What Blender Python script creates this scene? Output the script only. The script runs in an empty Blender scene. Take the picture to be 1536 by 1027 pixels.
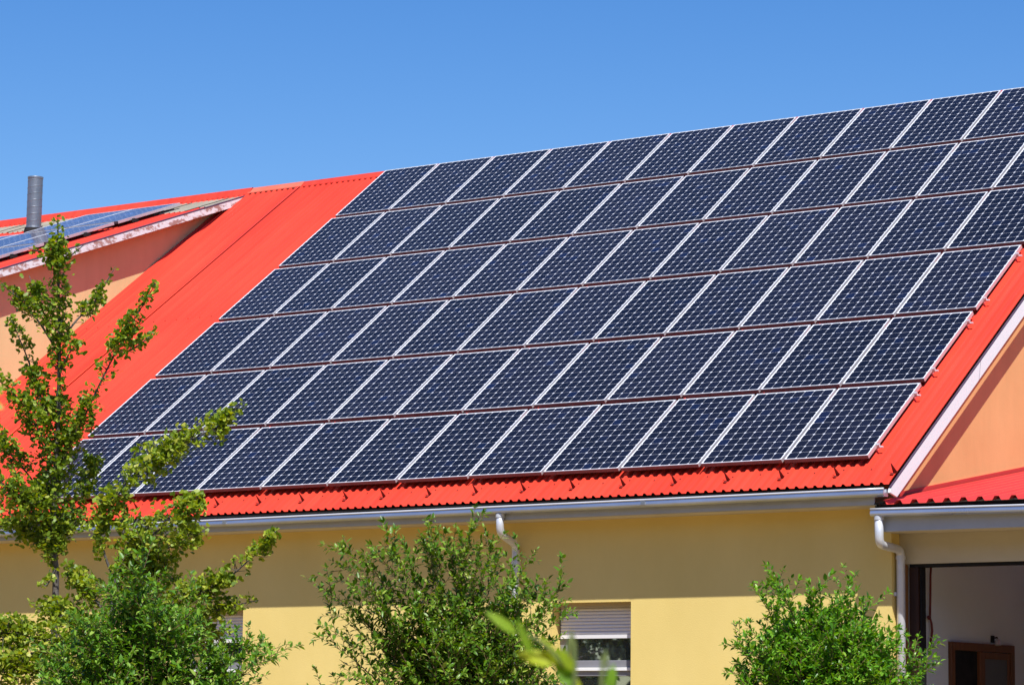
import bpy, math, random
from mathutils import Vector, Matrix
import numpy as np

R = math.radians
SC = bpy.context.scene
COL = SC.collection

# ------------------------------------------------------------------ camera
CAM = Vector((27.582039, -27.287962, 1.5))
RIGHT = Vector((0.8160504, 0.5778876, 0.0103775))
DOWN = Vector((-0.0689906, 0.1152183, -0.9909415))
FWD = Vector((-0.5738484, 0.8079423, 0.1338927))
FPX = 4275.258                       # focal length in pixels of the 1536 px wide photograph
cd = bpy.data.cameras.new('camera')
cam = bpy.data.objects.new('camera', cd)
COL.objects.link(cam)
M = Matrix((RIGHT, -DOWN, -FWD)).transposed().to_4x4()
M.translation = CAM
cam.matrix_world = M
cd.sensor_fit = 'HORIZONTAL'
cd.sensor_width = 36.0
cd.lens = FPX / 1536 * 36.0
cd.clip_end = 3000
cd.dof.use_dof = True
cd.dof.focus_distance = 31.0
cd.dof.aperture_fstop = 13.0
SC.camera = cam

def at(px, py, dist):
    """point seen at photograph pixel (px, py), dist metres in front of the camera"""
    return CAM + (FWD + RIGHT * ((px - 768) / FPX) + DOWN * ((py - 513.5) / FPX)) * dist

# ------------------------------------------------------------------ sky, sun, exposure
SUN = Vector((0.93, -1.0, 1.98)).normalized()
w = bpy.data.worlds.new('World')
SC.world = w
w.use_nodes = True
nt = w.node_tree
bg = nt.nodes['Background']
sky = nt.nodes.new('ShaderNodeTexSky')
sky.sky_type = 'NISHITA'
sky.sun_disc = False
sky.sun_elevation = math.asin(SUN.z)
sky.sun_rotation = math.atan2(SUN.x, SUN.y)
sky.air_density = 1.0
sky.dust_density = 0.2
sky.ozone_density = 2.0
hsv = nt.nodes.new('ShaderNodeHueSaturation')
hsv.inputs['Hue'].default_value = 0.513
hsv.inputs['Saturation'].default_value = 1.42
hsv.inputs['Value'].default_value = 1.34
nt.links.new(sky.outputs[0], hsv.inputs['Color'])
nt.links.new(hsv.outputs[0], bg.inputs[0])
bg.inputs[1].default_value = 0.085
sl = bpy.data.lights.new('sun', 'SUN')
sl.energy = 5.0
sl.angle = R(0.5)
sl.color = (1.0, 0.97, 0.92)
so = bpy.data.objects.new('sun', sl)
COL.objects.link(so)
so.rotation_euler = (-SUN).to_track_quat('-Z', 'Y').to_euler()
so.location = (10, -20, 40)
SC.view_settings.view_transform = 'Standard'
SC.view_settings.look = 'None'
SC.view_settings.exposure = 0.28
SC.view_settings.gamma = 1.0
SC.cycles.max_bounces = 8
SC.cycles.transparent_max_bounces = 8

# ------------------------------------------------------------------ helpers
class MB:
    """collects faces and links them as ONE mesh object"""
    def __init__(s):
        s.v = []; s.f = []
    def add(s, vs, fs):
        n = len(s.v)
        s.v += [tuple(p) for p in vs]
        s.f += [tuple(i + n for i in f) for f in fs]
        return s
    def box(s, x0, x1, y0, y1, z0, z1):
        vs = [(x, y, z) for z in (z0, z1) for y in (y0, y1) for x in (x0, x1)]
        return s.add(vs, [(0, 2, 3, 1), (4, 5, 7, 6), (0, 1, 5, 4), (2, 6, 7, 3), (0, 4, 6, 2), (1, 3, 7, 5)])
    def prism(s, pts, axis, a0, a1):
        """closed polygon pts (2D) extruded along axis 'x' from a0 to a1; pts are (y, z)"""
        n = len(pts)
        vs = [(a0, p[0], p[1]) for p in pts] + [(a1, p[0], p[1]) for p in pts]
        if axis == 'y': vs = [(p[1], p[0], p[2]) for p in vs]
        fs = [tuple(range(n))[::-1], tuple(range(n, 2 * n))]
        fs += [(i, (i + 1) % n, n + (i + 1) % n, n + i) for i in range(n)]
        return s.add(vs, fs)
    def tube(s, path, rad, n=8, cap=True):
        path = [Vector(p) for p in path]
        if not isinstance(rad, (list, tuple)): rad = [rad] * len(path)
        vs = []; fs = []
        up = None
        for i, p in enumerate(path):
            t = (path[min(i + 1, len(path) - 1)] - path[max(i - 1, 0)])
            t = t.normalized() if t.length > 1e-9 else Vector((0, 0, 1))
            if up is None:
                up = t.orthogonal().normalized()
            else:
                up = (up - t * up.dot(t))
                up = up.normalized() if up.length > 1e-6 else t.orthogonal().normalized()
            b = t.cross(up)
            for k in range(n):
                a = 2 * math.pi * k / n
                vs.append(p + (up * math.cos(a) + b * math.sin(a)) * rad[i])
        for i in range(len(path) - 1):
            for k in range(n):
                k2 = (k + 1) % n
                fs.append((i * n + k, i * n + k2, (i + 1) * n + k2, (i + 1) * n + k))
        if cap:
            fs.append(tuple(range(n))[::-1])
            fs.append(tuple(range((len(path) - 1) * n, len(path) * n)))
        return s.add(vs, fs)
    def build(s, name, m, parent=None, smooth=False, loc=None, origin=None):
        me = bpy.data.meshes.new(name)
        vs = s.v
        if origin is not None:
            o0 = Vector(origin)
            vs = [tuple(Vector(p) - o0) for p in vs]
        me.from_pydata(vs, [], s.f)
        me.update()
        if m is not None: me.materials.append(m)
        if smooth:
            me.polygons.foreach_set('use_smooth', [True] * len(me.polygons))
        o = bpy.data.objects.new(name, me)
        COL.objects.link(o)
        if origin is not None: o.location = origin
        if parent is not None:
            o.parent = parent
            # every parent here sits unrotated at its own location
            pl = Vector((0, 0, 0)); q = parent
            while q is not None:
                pl += q.location; q = q.parent
            o.location = Vector(o.location) - pl
        if loc is not None: o.location = loc
        return o

def tag(o, label=None, cat=None, group=None, kind=None):
    if label: o['label'] = label
    if cat: o['category'] = cat
    if group: o['group'] = group
    if kind: o['kind'] = kind
    return o

def empty(name, loc):
    o = bpy.data.objects.new(name, None)
    o.empty_display_size = 0.3
    COL.objects.link(o)
    o.location = loc
    return o

def bevel(o, width=0.006, seg=2):
    b = o.modifiers.new('bevel', 'BEVEL')
    b.width = width; b.segments = seg; b.limit_method = 'ANGLE'; b.angle_limit = R(40)
    return o

ORD = ['first', 'second', 'third', 'fourth', 'fifth', 'sixth', 'seventh', 'eighth', 'ninth', 'tenth', 'eleventh',
       'twelfth', 'thirteenth', 'fourteenth', 'fifteenth', 'sixteenth', 'seventeenth', 'eighteenth', 'nineteenth', 'twentieth',
       'twenty-first', 'twenty-second']

# ------------------------------------------------------------------ materials
def new_mat(name):
    m = bpy.data.materials.new(name)
    m.use_nodes = True
    n = m.node_tree
    return m, n, n.nodes['Principled BSDF'], n.links

def N(n, t, **kw):
    x = n.nodes.new(t)
    for k, v in kw.items(): setattr(x, k, v)
    return x

def ramp(n, pts):
    r = N(n, 'ShaderNodeValToRGB')
    e = r.color_ramp.elements
    while len(e) < len(pts): e.new(0.5)
    for i, (p, c) in enumerate(pts):
        e[i].position = p; e[i].color = (*c, 1)
    return r

def mottled(name, c0, c1, scale=1.2, rough=0.8, metal=0.0, bump=0.0, bscale=60.0, spec=0.3, detail=6.0, stretch=None, rvar=0.0, streak=None, samt=0.08):
    m, n, p, L = new_mat(name)
    tc = N(n, 'ShaderNodeTexCoord')
    src = tc.outputs['Object']
    if stretch:
        mp = N(n, 'ShaderNodeMapping'); mp.inputs['Scale'].default_value = stretch
        L.new(src, mp.inputs[0]); src2 = mp.outputs[0]
    else: src2 = src
    no = N(n, 'ShaderNodeTexNoise'); no.inputs['Scale'].default_value = scale; no.inputs['Detail'].default_value = detail
    no.inputs['Roughness'].default_value = 0.62
    L.new(src2, no.inputs['Vector'])
    r = ramp(n, [(0.3, c0), (0.7, c1)])
    L.new(no.outputs['Fac'], r.inputs[0]); L.new(r.outputs[0], p.inputs['Base Color'])
    if streak:
        m3 = N(n, 'ShaderNodeMapping'); m3.inputs['Scale'].default_value = streak
        L.new(src, m3.inputs[0])
        n3 = N(n, 'ShaderNodeTexNoise'); n3.inputs['Scale'].default_value = 1.0; n3.inputs['Detail'].default_value = 7; n3.inputs['Roughness'].default_value = 0.6
        L.new(m3.outputs[0], n3.inputs['Vector'])
        q = N(n, 'ShaderNodeMapRange'); q.inputs['From Min'].default_value = 0.3; q.inputs['From Max'].default_value = 0.62
        q.inputs['To Min'].default_value = 1 - samt; q.inputs['To Max'].default_value = 1.0 + samt * 0.3
        L.new(n3.outputs['Fac'], q.inputs['Value'])
        mu = N(n, 'ShaderNodeMix', data_type='RGBA', blend_type='MULTIPLY'); mu.inputs['Factor'].default_value = 1.0
        L.new(r.outputs[0], mu.inputs['A']); L.new(q.outputs[0], mu.inputs['B'])
        L.new(mu.outputs['Result'], p.inputs['Base Color'])
    p.inputs['Roughness'].default_value = rough
    p.inputs['Metallic'].default_value = metal
    p.inputs['Specular IOR Level'].default_value = spec
    if rvar:
        mr = N(n, 'ShaderNodeMapRange'); mr.inputs['To Min'].default_value = rough - rvar; mr.inputs['To Max'].default_value = rough + rvar
        L.new(no.outputs['Fac'], mr.inputs['Value']); L.new(mr.outputs[0], p.inputs['Roughness'])
    if bump:
        n2 = N(n, 'ShaderNodeTexNoise'); n2.inputs['Scale'].default_value = bscale; n2.inputs['Detail'].default_value = 5
        L.new(src, n2.inputs['Vector'])
        b = N(n, 'ShaderNodeBump'); b.inputs['Strength'].default_value = bump; b.inputs['Distance'].default_value = 0.01
        L.new(n2.outputs['Fac'], b.inputs['Height']); L.new(b.outputs[0], p.inputs['Normal'])
    return m

MAT = {}
MAT['yellow'] = mottled('yellow_stucco', (0.80, 0.61, 0.205), (0.85, 0.655, 0.235), 1.3, 0.9, bump=0.2, bscale=70, spec=0.1, stretch=(1, 1, 0.45), streak=(1.1, 1.1, 0.9), samt=0.03)
MAT['orange'] = mottled('orange_stucco', (0.72, 0.385, 0.16), (0.78, 0.43, 0.185), 1.1, 0.9, bump=0.18, bscale=70, spec=0.1, streak=(4, 4, 0.8), samt=0.05)
MAT['orange_pale'] = mottled('pale_orange_stucco', (0.68, 0.52, 0.25), (0.74, 0.57, 0.28), 1.1, 0.9, bump=0.18, bscale=70, spec=0.1, streak=(4, 4, 0.8), samt=0.05)
MAT['red'] = mottled('red_painted_sheet', (0.72, 0.049, 0.026), (0.80, 0.071, 0.036), 0.9, 0.5, bump=0.04, bscale=9, spec=0.28, stretch=(1, 0.35, 0.35), rvar=0.06, streak=(8.6, 0.22, 0.22), samt=0.20)
MAT['red_porch'] = mottled('sky_tinted_red_sheet', (0.66, 0.046, 0.036), (0.72, 0.058, 0.045), 0.9, 0.45, bump=0.04, bscale=9, spec=0.3, streak=(9, 0.2, 0.2), samt=0.22)  # pinkish base carries sky reflection; streaks carry shading of the rib sides
MAT['red_faded'] = mottled('faded_red_sheet', (0.68, 0.13, 0.075), (0.76, 0.165, 0.10), 3.0, 0.6, spec=0.25)
MAT['grey_sheet'] = mottled('bare_grey_sheet', (0.28, 0.25, 0.19), (0.40, 0.36, 0.28), 3.0, 0.85, bump=0.2, bscale=30)
MAT['white'] = mottled('white_paint', (0.80, 0.86, 0.85), (0.84, 0.90, 0.89), 2.0, 0.5, bump=0.05, bscale=30)
MAT['frame'] = mottled('panel_frame_metal', (0.66, 0.66, 0.67), (0.74, 0.74, 0.75), 4.0, 0.36, metal=0.5, spec=0.5)
MAT['edge'] = mottled('edge_shade_tone', (0.12, 0.11, 0.115), (0.17, 0.155, 0.16), 4.0, 0.45, metal=0.3)  # dark tone for the shade on the lower panel edges
MAT['rail'] = mottled('rail_metal', (0.55, 0.56, 0.57), (0.64, 0.65, 0.66), 6.0, 0.4, metal=0.5)
MAT['zinc'] = mottled('zinc_sheet', (0.50, 0.53, 0.58), (0.60, 0.63, 0.68), 2.5, 0.30, metal=0.8, bump=0.08, bscale=5, rvar=0.08, stretch=(0.5, 1, 1))
MAT['pipe'] = mottled('downpipe_metal', (0.64, 0.66, 0.70), (0.74, 0.76, 0.80), 7.0, 0.34, metal=0.3, bump=0.1, bscale=14, rvar=0.08)
MAT['bead'] = mottled('glint_toned_bead', (0.74, 0.75, 0.77), (0.82, 0.83, 0.85), 4.0, 0.35, metal=0.25)  # whitish colour carries the sun glint on the rolled lip
MAT['fascia'] = mottled('grey_fascia_paint', (0.42, 0.44, 0.46), (0.50, 0.52, 0.54), 2.0, 0.6, spec=0.3)
MAT['soffit'] = mottled('cream_soffit', (0.55, 0.50, 0.40), (0.62, 0.57, 0.46), 2.0, 0.8)
MAT['dark'] = mottled('dark_parts_and_shade', (0.012, 0.012, 0.013), (0.03, 0.029, 0.028), 5.0, 0.85, spec=0.1, stretch=(0.4, 1, 1))  # serves real dark parts and the painted shade at the eaves
MAT['dark_line'] = mottled('purple_grey_shadow_and_joint', (0.07, 0.045, 0.075), (0.11, 0.075, 0.11), 6.0, 0.5)  # painted shadow line along the verge, and the board joint
MAT['cream'] = mottled('cream_plaster', (0.56, 0.50, 0.36), (0.62, 0.56, 0.41), 1.5, 0.85, bump=0.15, bscale=40)
MAT['inner'] = mottled('grey_inner_plaster', (0.64, 0.71, 0.74), (0.70, 0.77, 0.80), 0.9, 0.9, bump=0.15, bscale=30)
MAT['brown'] = mottled('dark_brown_timber', (0.022, 0.009, 0.005), (0.045, 0.017, 0.009), 3.0, 0.55, stretch=(6, 6, 0.6))
MAT['door'] = mottled('varnished_timber', (0.11, 0.036, 0.011), (0.17, 0.058, 0.016), 3.0, 0.4, stretch=(6, 6, 0.5), spec=0.5)
MAT['shutter'] = mottled('grey_shutter', (0.78, 0.765, 0.765), (0.82, 0.805, 0.805), 3.0, 0.5)
MAT['winframe'] = mottled('grey_window_frame', (0.22, 0.22, 0.24), (0.26, 0.26, 0.285), 3.0, 0.45)
MAT['sillw'] = mottled('sunlit_strip_white', (0.84, 0.84, 0.83), (0.88, 0.88, 0.87), 3.0, 0.5)
MAT['box'] = mottled('beige_shutter_box', (0.42, 0.36, 0.24), (0.47, 0.41, 0.28), 3.0, 0.7)
MAT['cable'] = mottled('dark_red_cable', (0.11, 0.014, 0.016), (0.17, 0.024, 0.024), 8.0, 0.5)
MAT['guard'] = mottled('shaded_red_guard', (0.16, 0.022, 0.016), (0.24, 0.035, 0.025), 8.0, 0.5)  # red darkened to hold the shade on the guards
MAT['screw'] = mottled('screw_head', (0.20, 0.03, 0.02), (0.30, 0.05, 0.03), 8.0, 0.5)
MAT['duct'] = mottled('galvanised_duct', (0.20, 0.22, 0.245), (0.26, 0.28, 0.31), 6.0, 0.45, metal=0.6, rvar=0.08)
MAT['bark'] = mottled('bark', (0.055, 0.048, 0.042), (0.15, 0.135, 0.12), 14.0, 0.9, bump=0.8, bscale=40, stretch=(1, 1, 0.25))
MAT['stem'] = mottled('brown_stem', (0.13, 0.08, 0.04), (0.24, 0.15, 0.08), 10.0, 0.8)
MAT['greenstem'] = mottled('green_stem', (0.10, 0.14, 0.04), (0.16, 0.20, 0.06), 10.0, 0.6)
MAT['ground'] = mottled('dry_ground', (0.21, 0.145, 0.07), (0.29, 0.20, 0.10), 3.0, 0.95, bump=0.6, bscale=30)

def peeling(name):
    m, n, p, L = new_mat(name)
    tc = N(n, 'ShaderNodeTexCoord')
    mp = N(n, 'ShaderNodeMapping'); mp.inputs['Scale'].default_value = (1, 1, 2.2)
    L.new(tc.outputs['Object'], mp.inputs[0])
    a = N(n, 'ShaderNodeTexNoise'); a.inputs['Scale'].default_value = 5.0; a.inputs['Detail'].default_value = 9; a.inputs['Roughness'].default_value = 0.72
    L.new(mp.outputs[0], a.inputs['Vector'])
    r = ramp(n, [(0.0, (0.24, 0.13, 0.105)), (0.45, (0.40, 0.26, 0.22)), (0.50, (0.74, 0.79, 0.78)), (1.0, (0.80, 0.86, 0.85))])
    L.new(a.outputs['Fac'], r.inputs[0]); L.new(r.outputs[0], p.inputs['Base Color'])
    p.inputs['Roughness'].default_value = 0.8
    b = N(n, 'ShaderNodeBump'); b.inputs['Strength'].default_value = 0.5; b.inputs['Distance'].default_value = 0.01
    L.new(a.outputs['Fac'], b.inputs['Height']); L.new(b.outputs[0], p.inputs['Normal'])
    return m
MAT['peel'] = peeling('peeling_white_paint')

def glass(name, tint, fac=0.32, ior=1.5, rough=0.015):
    m, n, p, L = new_mat(name)
    p.inputs['Base Color'].default_value = (*tint, 1)
    p.inputs['Roughness'].default_value = 0.5
    g = N(n, 'ShaderNodeBsdfGlossy'); g.inputs['Roughness'].default_value = rough
    g.inputs['Color'].default_value = (0.9, 0.95, 1.0, 1)
    tc = N(n, 'ShaderNodeTexCoord'); no = N(n, 'ShaderNodeTexNoise'); no.inputs['Scale'].default_value = 2.5
    L.new(tc.outputs['Object'], no.inputs['Vector'])
    b = N(n, 'ShaderNodeBump'); b.inputs['Strength'].default_value = 0.02; L.new(no.outputs['Fac'], b.inputs['Height'])
    L.new(b.outputs[0], g.inputs['Normal'])
    mx = N(n, 'ShaderNodeMixShader'); mx.inputs[0].default_value = fac
    L.new(p.outputs[0], mx.inputs[1]); L.new(g.outputs[0], mx.inputs[2])
    L.new(mx.outputs[0], n.nodes['Material Output'].inputs[0])
    return m
MAT['glass'] = glass('window_glass', (0.012, 0.014, 0.014), 0.40)
MAT['doorglass'] = glass('frosted_door_glass', (0.06, 0.065, 0.07), 0.10, rough=0.3)

PW, PH, TH = 1.046, 1.559, 0.046       # solar panel
GC, GR = 0.03159, 0.09948              # gaps between columns and rows
CP = (0.1262, 0.1272)                  # cell pitch

def cells(name, tone=(1.0, 1.0, 1.0), white=0.64):
    m, n, p, L = new_mat(name)
    tc = N(n, 'ShaderNodeTexCoord'); sp = N(n, 'ShaderNodeSeparateXYZ')
    L.new(tc.outputs['Object'], sp.inputs[0])
    def mth(op, a, b=None, c=None):
        x = N(n, 'ShaderNodeMath', operation=op)
        for i, v in enumerate((a, b, c)):
            if v is None: continue
            if isinstance(v, (int, float)): x.inputs[i].default_value = v
            else: L.new(v, x.inputs[i])
        return x.outputs[0]
    cx = mth('ADD', mth('DIVIDE', sp.outputs[0], CP[0]), 4.0)
    cy = mth('ADD', mth('DIVIDE', sp.outputs[1], CP[1]), 6.0)
    fx = mth('ABSOLUTE', mth('MULTIPLY', mth('SUBTRACT', mth('FRACT', cx), 0.5), CP[0]))
    fy = mth('ABSOLUTE', mth('MULTIPLY', mth('SUBTRACT', mth('FRACT', cy), 0.5), CP[1]))
    inx = mth('LESS_THAN', fx, 0.0617)
    iny = mth('LESS_THAN', fy, 0.0627)
    rr = mth('LESS_THAN', mth('ADD', mth('MULTIPLY', fx, fx), mth('MULTIPLY', fy, fy)), 0.0772 ** 2)
    bx = mth('MULTIPLY', mth('GREATER_THAN', cx, 0.0), mth('LESS_THAN', cx, 8.0))
    by = mth('MULTIPLY', mth('GREATER_THAN', cy, 0.0), mth('LESS_THAN', cy, 12.0))
    mask = mth('MULTIPLY', mth('MULTIPLY', mth('MULTIPLY', inx, iny), rr), mth('MULTIPLY', bx, by))
    oi = N(n, 'ShaderNodeObjectInfo')
    cb = N(n, 'ShaderNodeCombineXYZ')
    L.new(mth('FLOOR', cx), cb.inputs[0]); L.new(mth('FLOOR', cy), cb.inputs[1]); L.new(mth('MULTIPLY', oi.outputs['Random'], 97.0), cb.inputs[2])
    wn = N(n, 'ShaderNodeTexWhiteNoise'); L.new(cb.outputs[0], wn.inputs['Vector'])
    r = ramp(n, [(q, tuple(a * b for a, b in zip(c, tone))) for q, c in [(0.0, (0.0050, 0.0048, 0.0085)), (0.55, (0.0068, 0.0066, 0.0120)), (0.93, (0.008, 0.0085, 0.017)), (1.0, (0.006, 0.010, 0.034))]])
    L.new(wn.outputs['Value'], r.inputs[0])
    # panel to panel tone
    hs = N(n, 'ShaderNodeHueSaturation')
    L.new(r.outputs[0], hs.inputs['Color'])
    mr = N(n, 'ShaderNodeMapRange'); mr.inputs['To Min'].default_value = 0.78; mr.inputs['To Max'].default_value = 1.25
    L.new(oi.outputs['Random'], mr.inputs['Value']); L.new(mr.outputs[0], hs.inputs['Value'])
    mx = N(n, 'ShaderNodeMix', data_type='RGBA')
    bo = N(n, 'ShaderNodeMix', data_type='RGBA')
    bo.inputs['A'].default_value = (0.86, 0.86, 0.86, 1); bo.inputs['B'].default_value = (0.64, 0.65, 0.69, 1)
    L.new(mth('MULTIPLY', bx, by), bo.inputs['Factor']); L.new(bo.outputs['Result'], mx.inputs['A'])
    L.new(mask, mx.inputs['Factor']); L.new(hs.outputs[0], mx.inputs['B'])
    L.new(mx.outputs['Result'], p.inputs['Base Color'])
    p.inputs['Roughness'].default_value = 0.6
    p.inputs['Specular IOR Level'].default_value = 0.1
    p.inputs['Coat Weight'].default_value = 1.0
    p.inputs['Coat IOR'].default_value = 1.30
    no = N(n, 'ShaderNodeTexNoise'); no.inputs['Scale'].default_value = 2.0; no.inputs['Detail'].default_value = 5
    L.new(tc.outputs['Object'], no.inputs['Vector'])
    m2 = N(n, 'ShaderNodeMapRange'); m2.inputs['To Min'].default_value = 0.05; m2.inputs['To Max'].default_value = 0.16
    L.new(no.outputs['Fac'], m2.inputs['Value']); L.new(m2.outputs[0], p.inputs['Coat Roughness'])
    return m
MAT['cells'] = cells('solar_cells')
MAT['cells_sky_sheen'] = cells('sky_sheen_solar_cells', (14.5, 14.0, 10.0))  # paler tone stands for sky reflected at a grazing angle

def leaf_mat(name, cols, trans=0.35, rough=0.42, spec=0.28):
    m, n, p, L = new_mat(name)
    ge = N(n, 'ShaderNodeNewGeometry')
    r = ramp(n, cols)
    L.new(ge.outputs['Random Per Island'], r.inputs[0])
    L.new(r.outputs[0], p.inputs['Base Color'])
    p.inputs['Roughness'].default_value = rough
    p.inputs['Specular IOR Level'].default_value = spec
    t = N(n, 'ShaderNodeBsdfTranslucent')
    hs = N(n, 'ShaderNodeHueSaturation'); hs.inputs['Hue'].default_value = 0.485; hs.inputs['Saturation'].default_value = 1.15; hs.inputs['Value'].default_value = 1.5
    L.new(r.outputs[0], hs.inputs['Color']); L.new(hs.outputs[0], t.inputs['Color'])
    mx = N(n, 'ShaderNodeMixShader'); mx.inputs[0].default_value = trans
    L.new(p.outputs[0], mx.inputs[1]); L.new(t.outputs[0], mx.inputs[2])
    L.new(mx.outputs[0], n.nodes['Material Output'].inputs[0])
    return m
MAT['leaf_fan'] = leaf_mat('fan_leaves', [(0.0, (0.085, 0.16, 0.016)), (0.5, (0.185, 0.285, 0.022)), (0.85, (0.30, 0.39, 0.035)), (1.0, (0.44, 0.47, 0.07))], 0.36)
MAT['leaf_fan_y'] = leaf_mat('yellow_green_fan_leaves', [(0.0, (0.11, 0.185, 0.018)), (0.5, (0.235, 0.335, 0.026)), (0.85, (0.38, 0.45, 0.045)), (1.0, (0.52, 0.52, 0.09))], 0.36)
MAT['leaf_green'] = leaf_mat('bright_green_leaves', [(0.0, (0.05, 0.15, 0.010)), (0.5, (0.115, 0.30, 0.016)), (0.85, (0.21, 0.42, 0.03)), (1.0, (0.32, 0.47, 0.06))], 0.30, rough=0.34)
MAT['leaf_olive'] = leaf_mat('olive_green_leaves', [(0.0, (0.05, 0.12, 0.011)), (0.5, (0.11, 0.235, 0.017)), (0.85, (0.22, 0.35, 0.035)), (1.0, (0.38, 0.45, 0.09))], 0.28, rough=0.34)
MAT['leaf_mid'] = leaf_mat('mid_green_leaves', [(0.0, (0.06, 0.15, 0.017)), (0.5, (0.12, 0.28, 0.024)), (0.85, (0.23, 0.40, 0.045)), (1.0, (0.36, 0.48, 0.09))], 0.28, rough=0.36)
MAT['leaf_wood'] = leaf_mat('sky_block_wood_leaves', [(0.0, (0.018, 0.035, 0.008)), (0.5, (0.032, 0.06, 0.012)), (1.0, (0.055, 0.085, 0.02))], 0.15)
MAT['leaf_near'] = leaf_mat('near_leaves', [(0.0, (0.12, 0.30, 0.03)), (0.5, (0.22, 0.40, 0.035)), (1.0, (0.42, 0.50, 0.02))], 0.45, rough=0.4)

# ------------------------------------------------------------------ roof frame: u along the eave, v up the slope, n off the slope
SA, CA = 0.5906380, 0.8069367
Z0 = 4.440283
def RP(u, v, n=0.0):
    return Vector((u, v * CA - n * SA, Z0 + v * SA + n * CA))
VAL, CRE = -0.125, -0.099              # valleys and crests of the corrugated sheet below the panel tops
U0, U1 = -11.0, 13.335                 # roof ends
V0, V1 = -0.378, 10.055                 # eave and ridge
YW = 0.13                              # front of the yellow wall
UG = 13.15                             # gable wall

# ---- the ground
g = MB().add([(-400, -400, 0), (400, -400, 0), (400, 400, 0), (-400, 400, 0)], [(0, 1, 2, 3)]).build('ground', MAT['ground'])
tag(g, kind='structure')

# ------------------------------------------------------------------ main building
house = empty('yellow_house', (1.0, 8.2, 0.0))
tag(house, 'long yellow house with steep red corrugated roof carrying the big solar array', 'house')

def corrugated(mb, u0, u1, pitch, prof, fn, v0, v1, nv=1):
    """profile prof = [(offset 0..1, height)] repeated along u, swept from v0 to v1"""
    us = []
    k = 0
    while True:
        done = False
        for o, h in prof:
            u = u0 + (k + o) * pitch
            if u > u1: done = True; break
            us.append((u, h))
        if done: break
        k += 1
    m = len(us)
    vs = []
    for j in range(nv + 1):
        v = v0 + (v1 - v0) * j / nv
        vs += [fn(u, v, h) for u, h in us]
    fs = [(j * m + i, j * m + i + 1, (j + 1) * m + i + 1, (j + 1) * m + i) for j in range(nv) for i in range(m - 1)]
    mb.add(vs, fs)

PITCH = 0.1155
PROF = [(0.0, VAL), (0.52, VAL), (0.655, CRE), (0.865, CRE)]
mb = MB()
corrugated(mb, U0, U1 + 0.001, PITCH, PROF, lambda u, v, h: RP(u, v, h), V0, V1)
roof = mb.build('roof', MAT['red'], house)
# lapped edge of the sheets (a fold seen as a fine dark line)
for useam in (-1.90,):
    mb = MB()
    a = RP(useam, V0, CRE + 0.004); b = RP(useam, V1 - 0.1, CRE + 0.004)
    mb.add([RP(useam, V0, CRE + 0.003), RP(useam + 0.075, V0, CRE + 0.003), RP(useam + 0.075, V1 - 0.1, CRE + 0.003), RP(useam, V1 - 0.1, CRE + 0.003),
            RP(useam, V0, CRE - 0.02), RP(useam, V1 - 0.1, CRE - 0.02)], [(0, 1, 2, 3), (4, 0, 3, 5)])
    mb.build('sheet_lap', MAT['red'], roof)
    MB().add([RP(useam - 0.003, V0, CRE + 0.0045), RP(useam + 0.004, V0, CRE + 0.0045), RP(useam + 0.004, V1 - 0.1, CRE + 0.0045), RP(useam - 0.006, V1 - 0.1, CRE + 0.0045)],
             [(0, 1, 2, 3)]).build('lap_joint', MAT['screw'], roof)
# rear slope
YR = RP(0, V1, -0.09).y; ZR = RP(0, V1, -0.09).z
mb = MB()
def rear(u, v, h):
    p = RP(u, v, h); return Vector((p.x, 2 * YR - p.y, p.z))
corrugated(mb, U0, U1 + 0.001, PITCH, PROF, rear, V0, V1)
mb.build('rear_roof', MAT['red'], house)
# ridge caps: a faded short one next to the left roof, red ones beyond
def ridge_cap(u0, u1, m, name='ridge_cap', lift=0.0, vlow=9.945):
    n0 = CRE + 0.002 + lift
    A = RP(u0, vlow, n0); P = RP(u0, V1 + 0.02, n0 + 0.012)
    mb = MB()
    ys = [(A.y, A.z - 0.016), (A.y, A.z), (P.y - 0.02, P.z - 0.012), (YR, P.z + 0.004), (2 * YR - P.y + 0.02, P.z - 0.012), (2 * YR - A.y, A.z)]
    vs = [(u, y, z) for u in (u0, u1) for y, z in ys]
    k = len(ys)
    fs = [(i, i + 1, k + i + 1, k + i) for i in range(k - 1)]
    mb.add(vs, fs)
    return mb.build(name, m, roof)
ridge_cap(-1.86, U1, MAT['red'])
ridge_cap(-2.95, -1.80, MAT['red_faded'], lift=0.006)
# near-black strip stands for the deep shade behind the gutter
MB().box(U0, UG, -0.245, -0.232, 4.02, 4.095).build('eave_shade_strip', MAT['dark'], house)
# underside boarding of the roof
mb = MB()
q = [RP(0, V0 + 0.06, -0.155), RP(0, V1, -0.155), RP(0, V1, -0.175), RP(0, V0 + 0.06, -0.175)]
mb.prism([(p.y, p.z) for p in q], 'x', U0, U1 - 0.04)
mb.build('roof_boarding', MAT['brown'], house)
# fascia, soffit
MB().box(U0, UG + 0.005, -0.262, -0.246, 3.90, 4.05).build('fascia', MAT['fascia'], house)
MB().box(U0, UG + 0.002, -0.244, YW - 0.002, 3.893, 3.908).build('soffit', MAT['soffit'], house)
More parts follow.
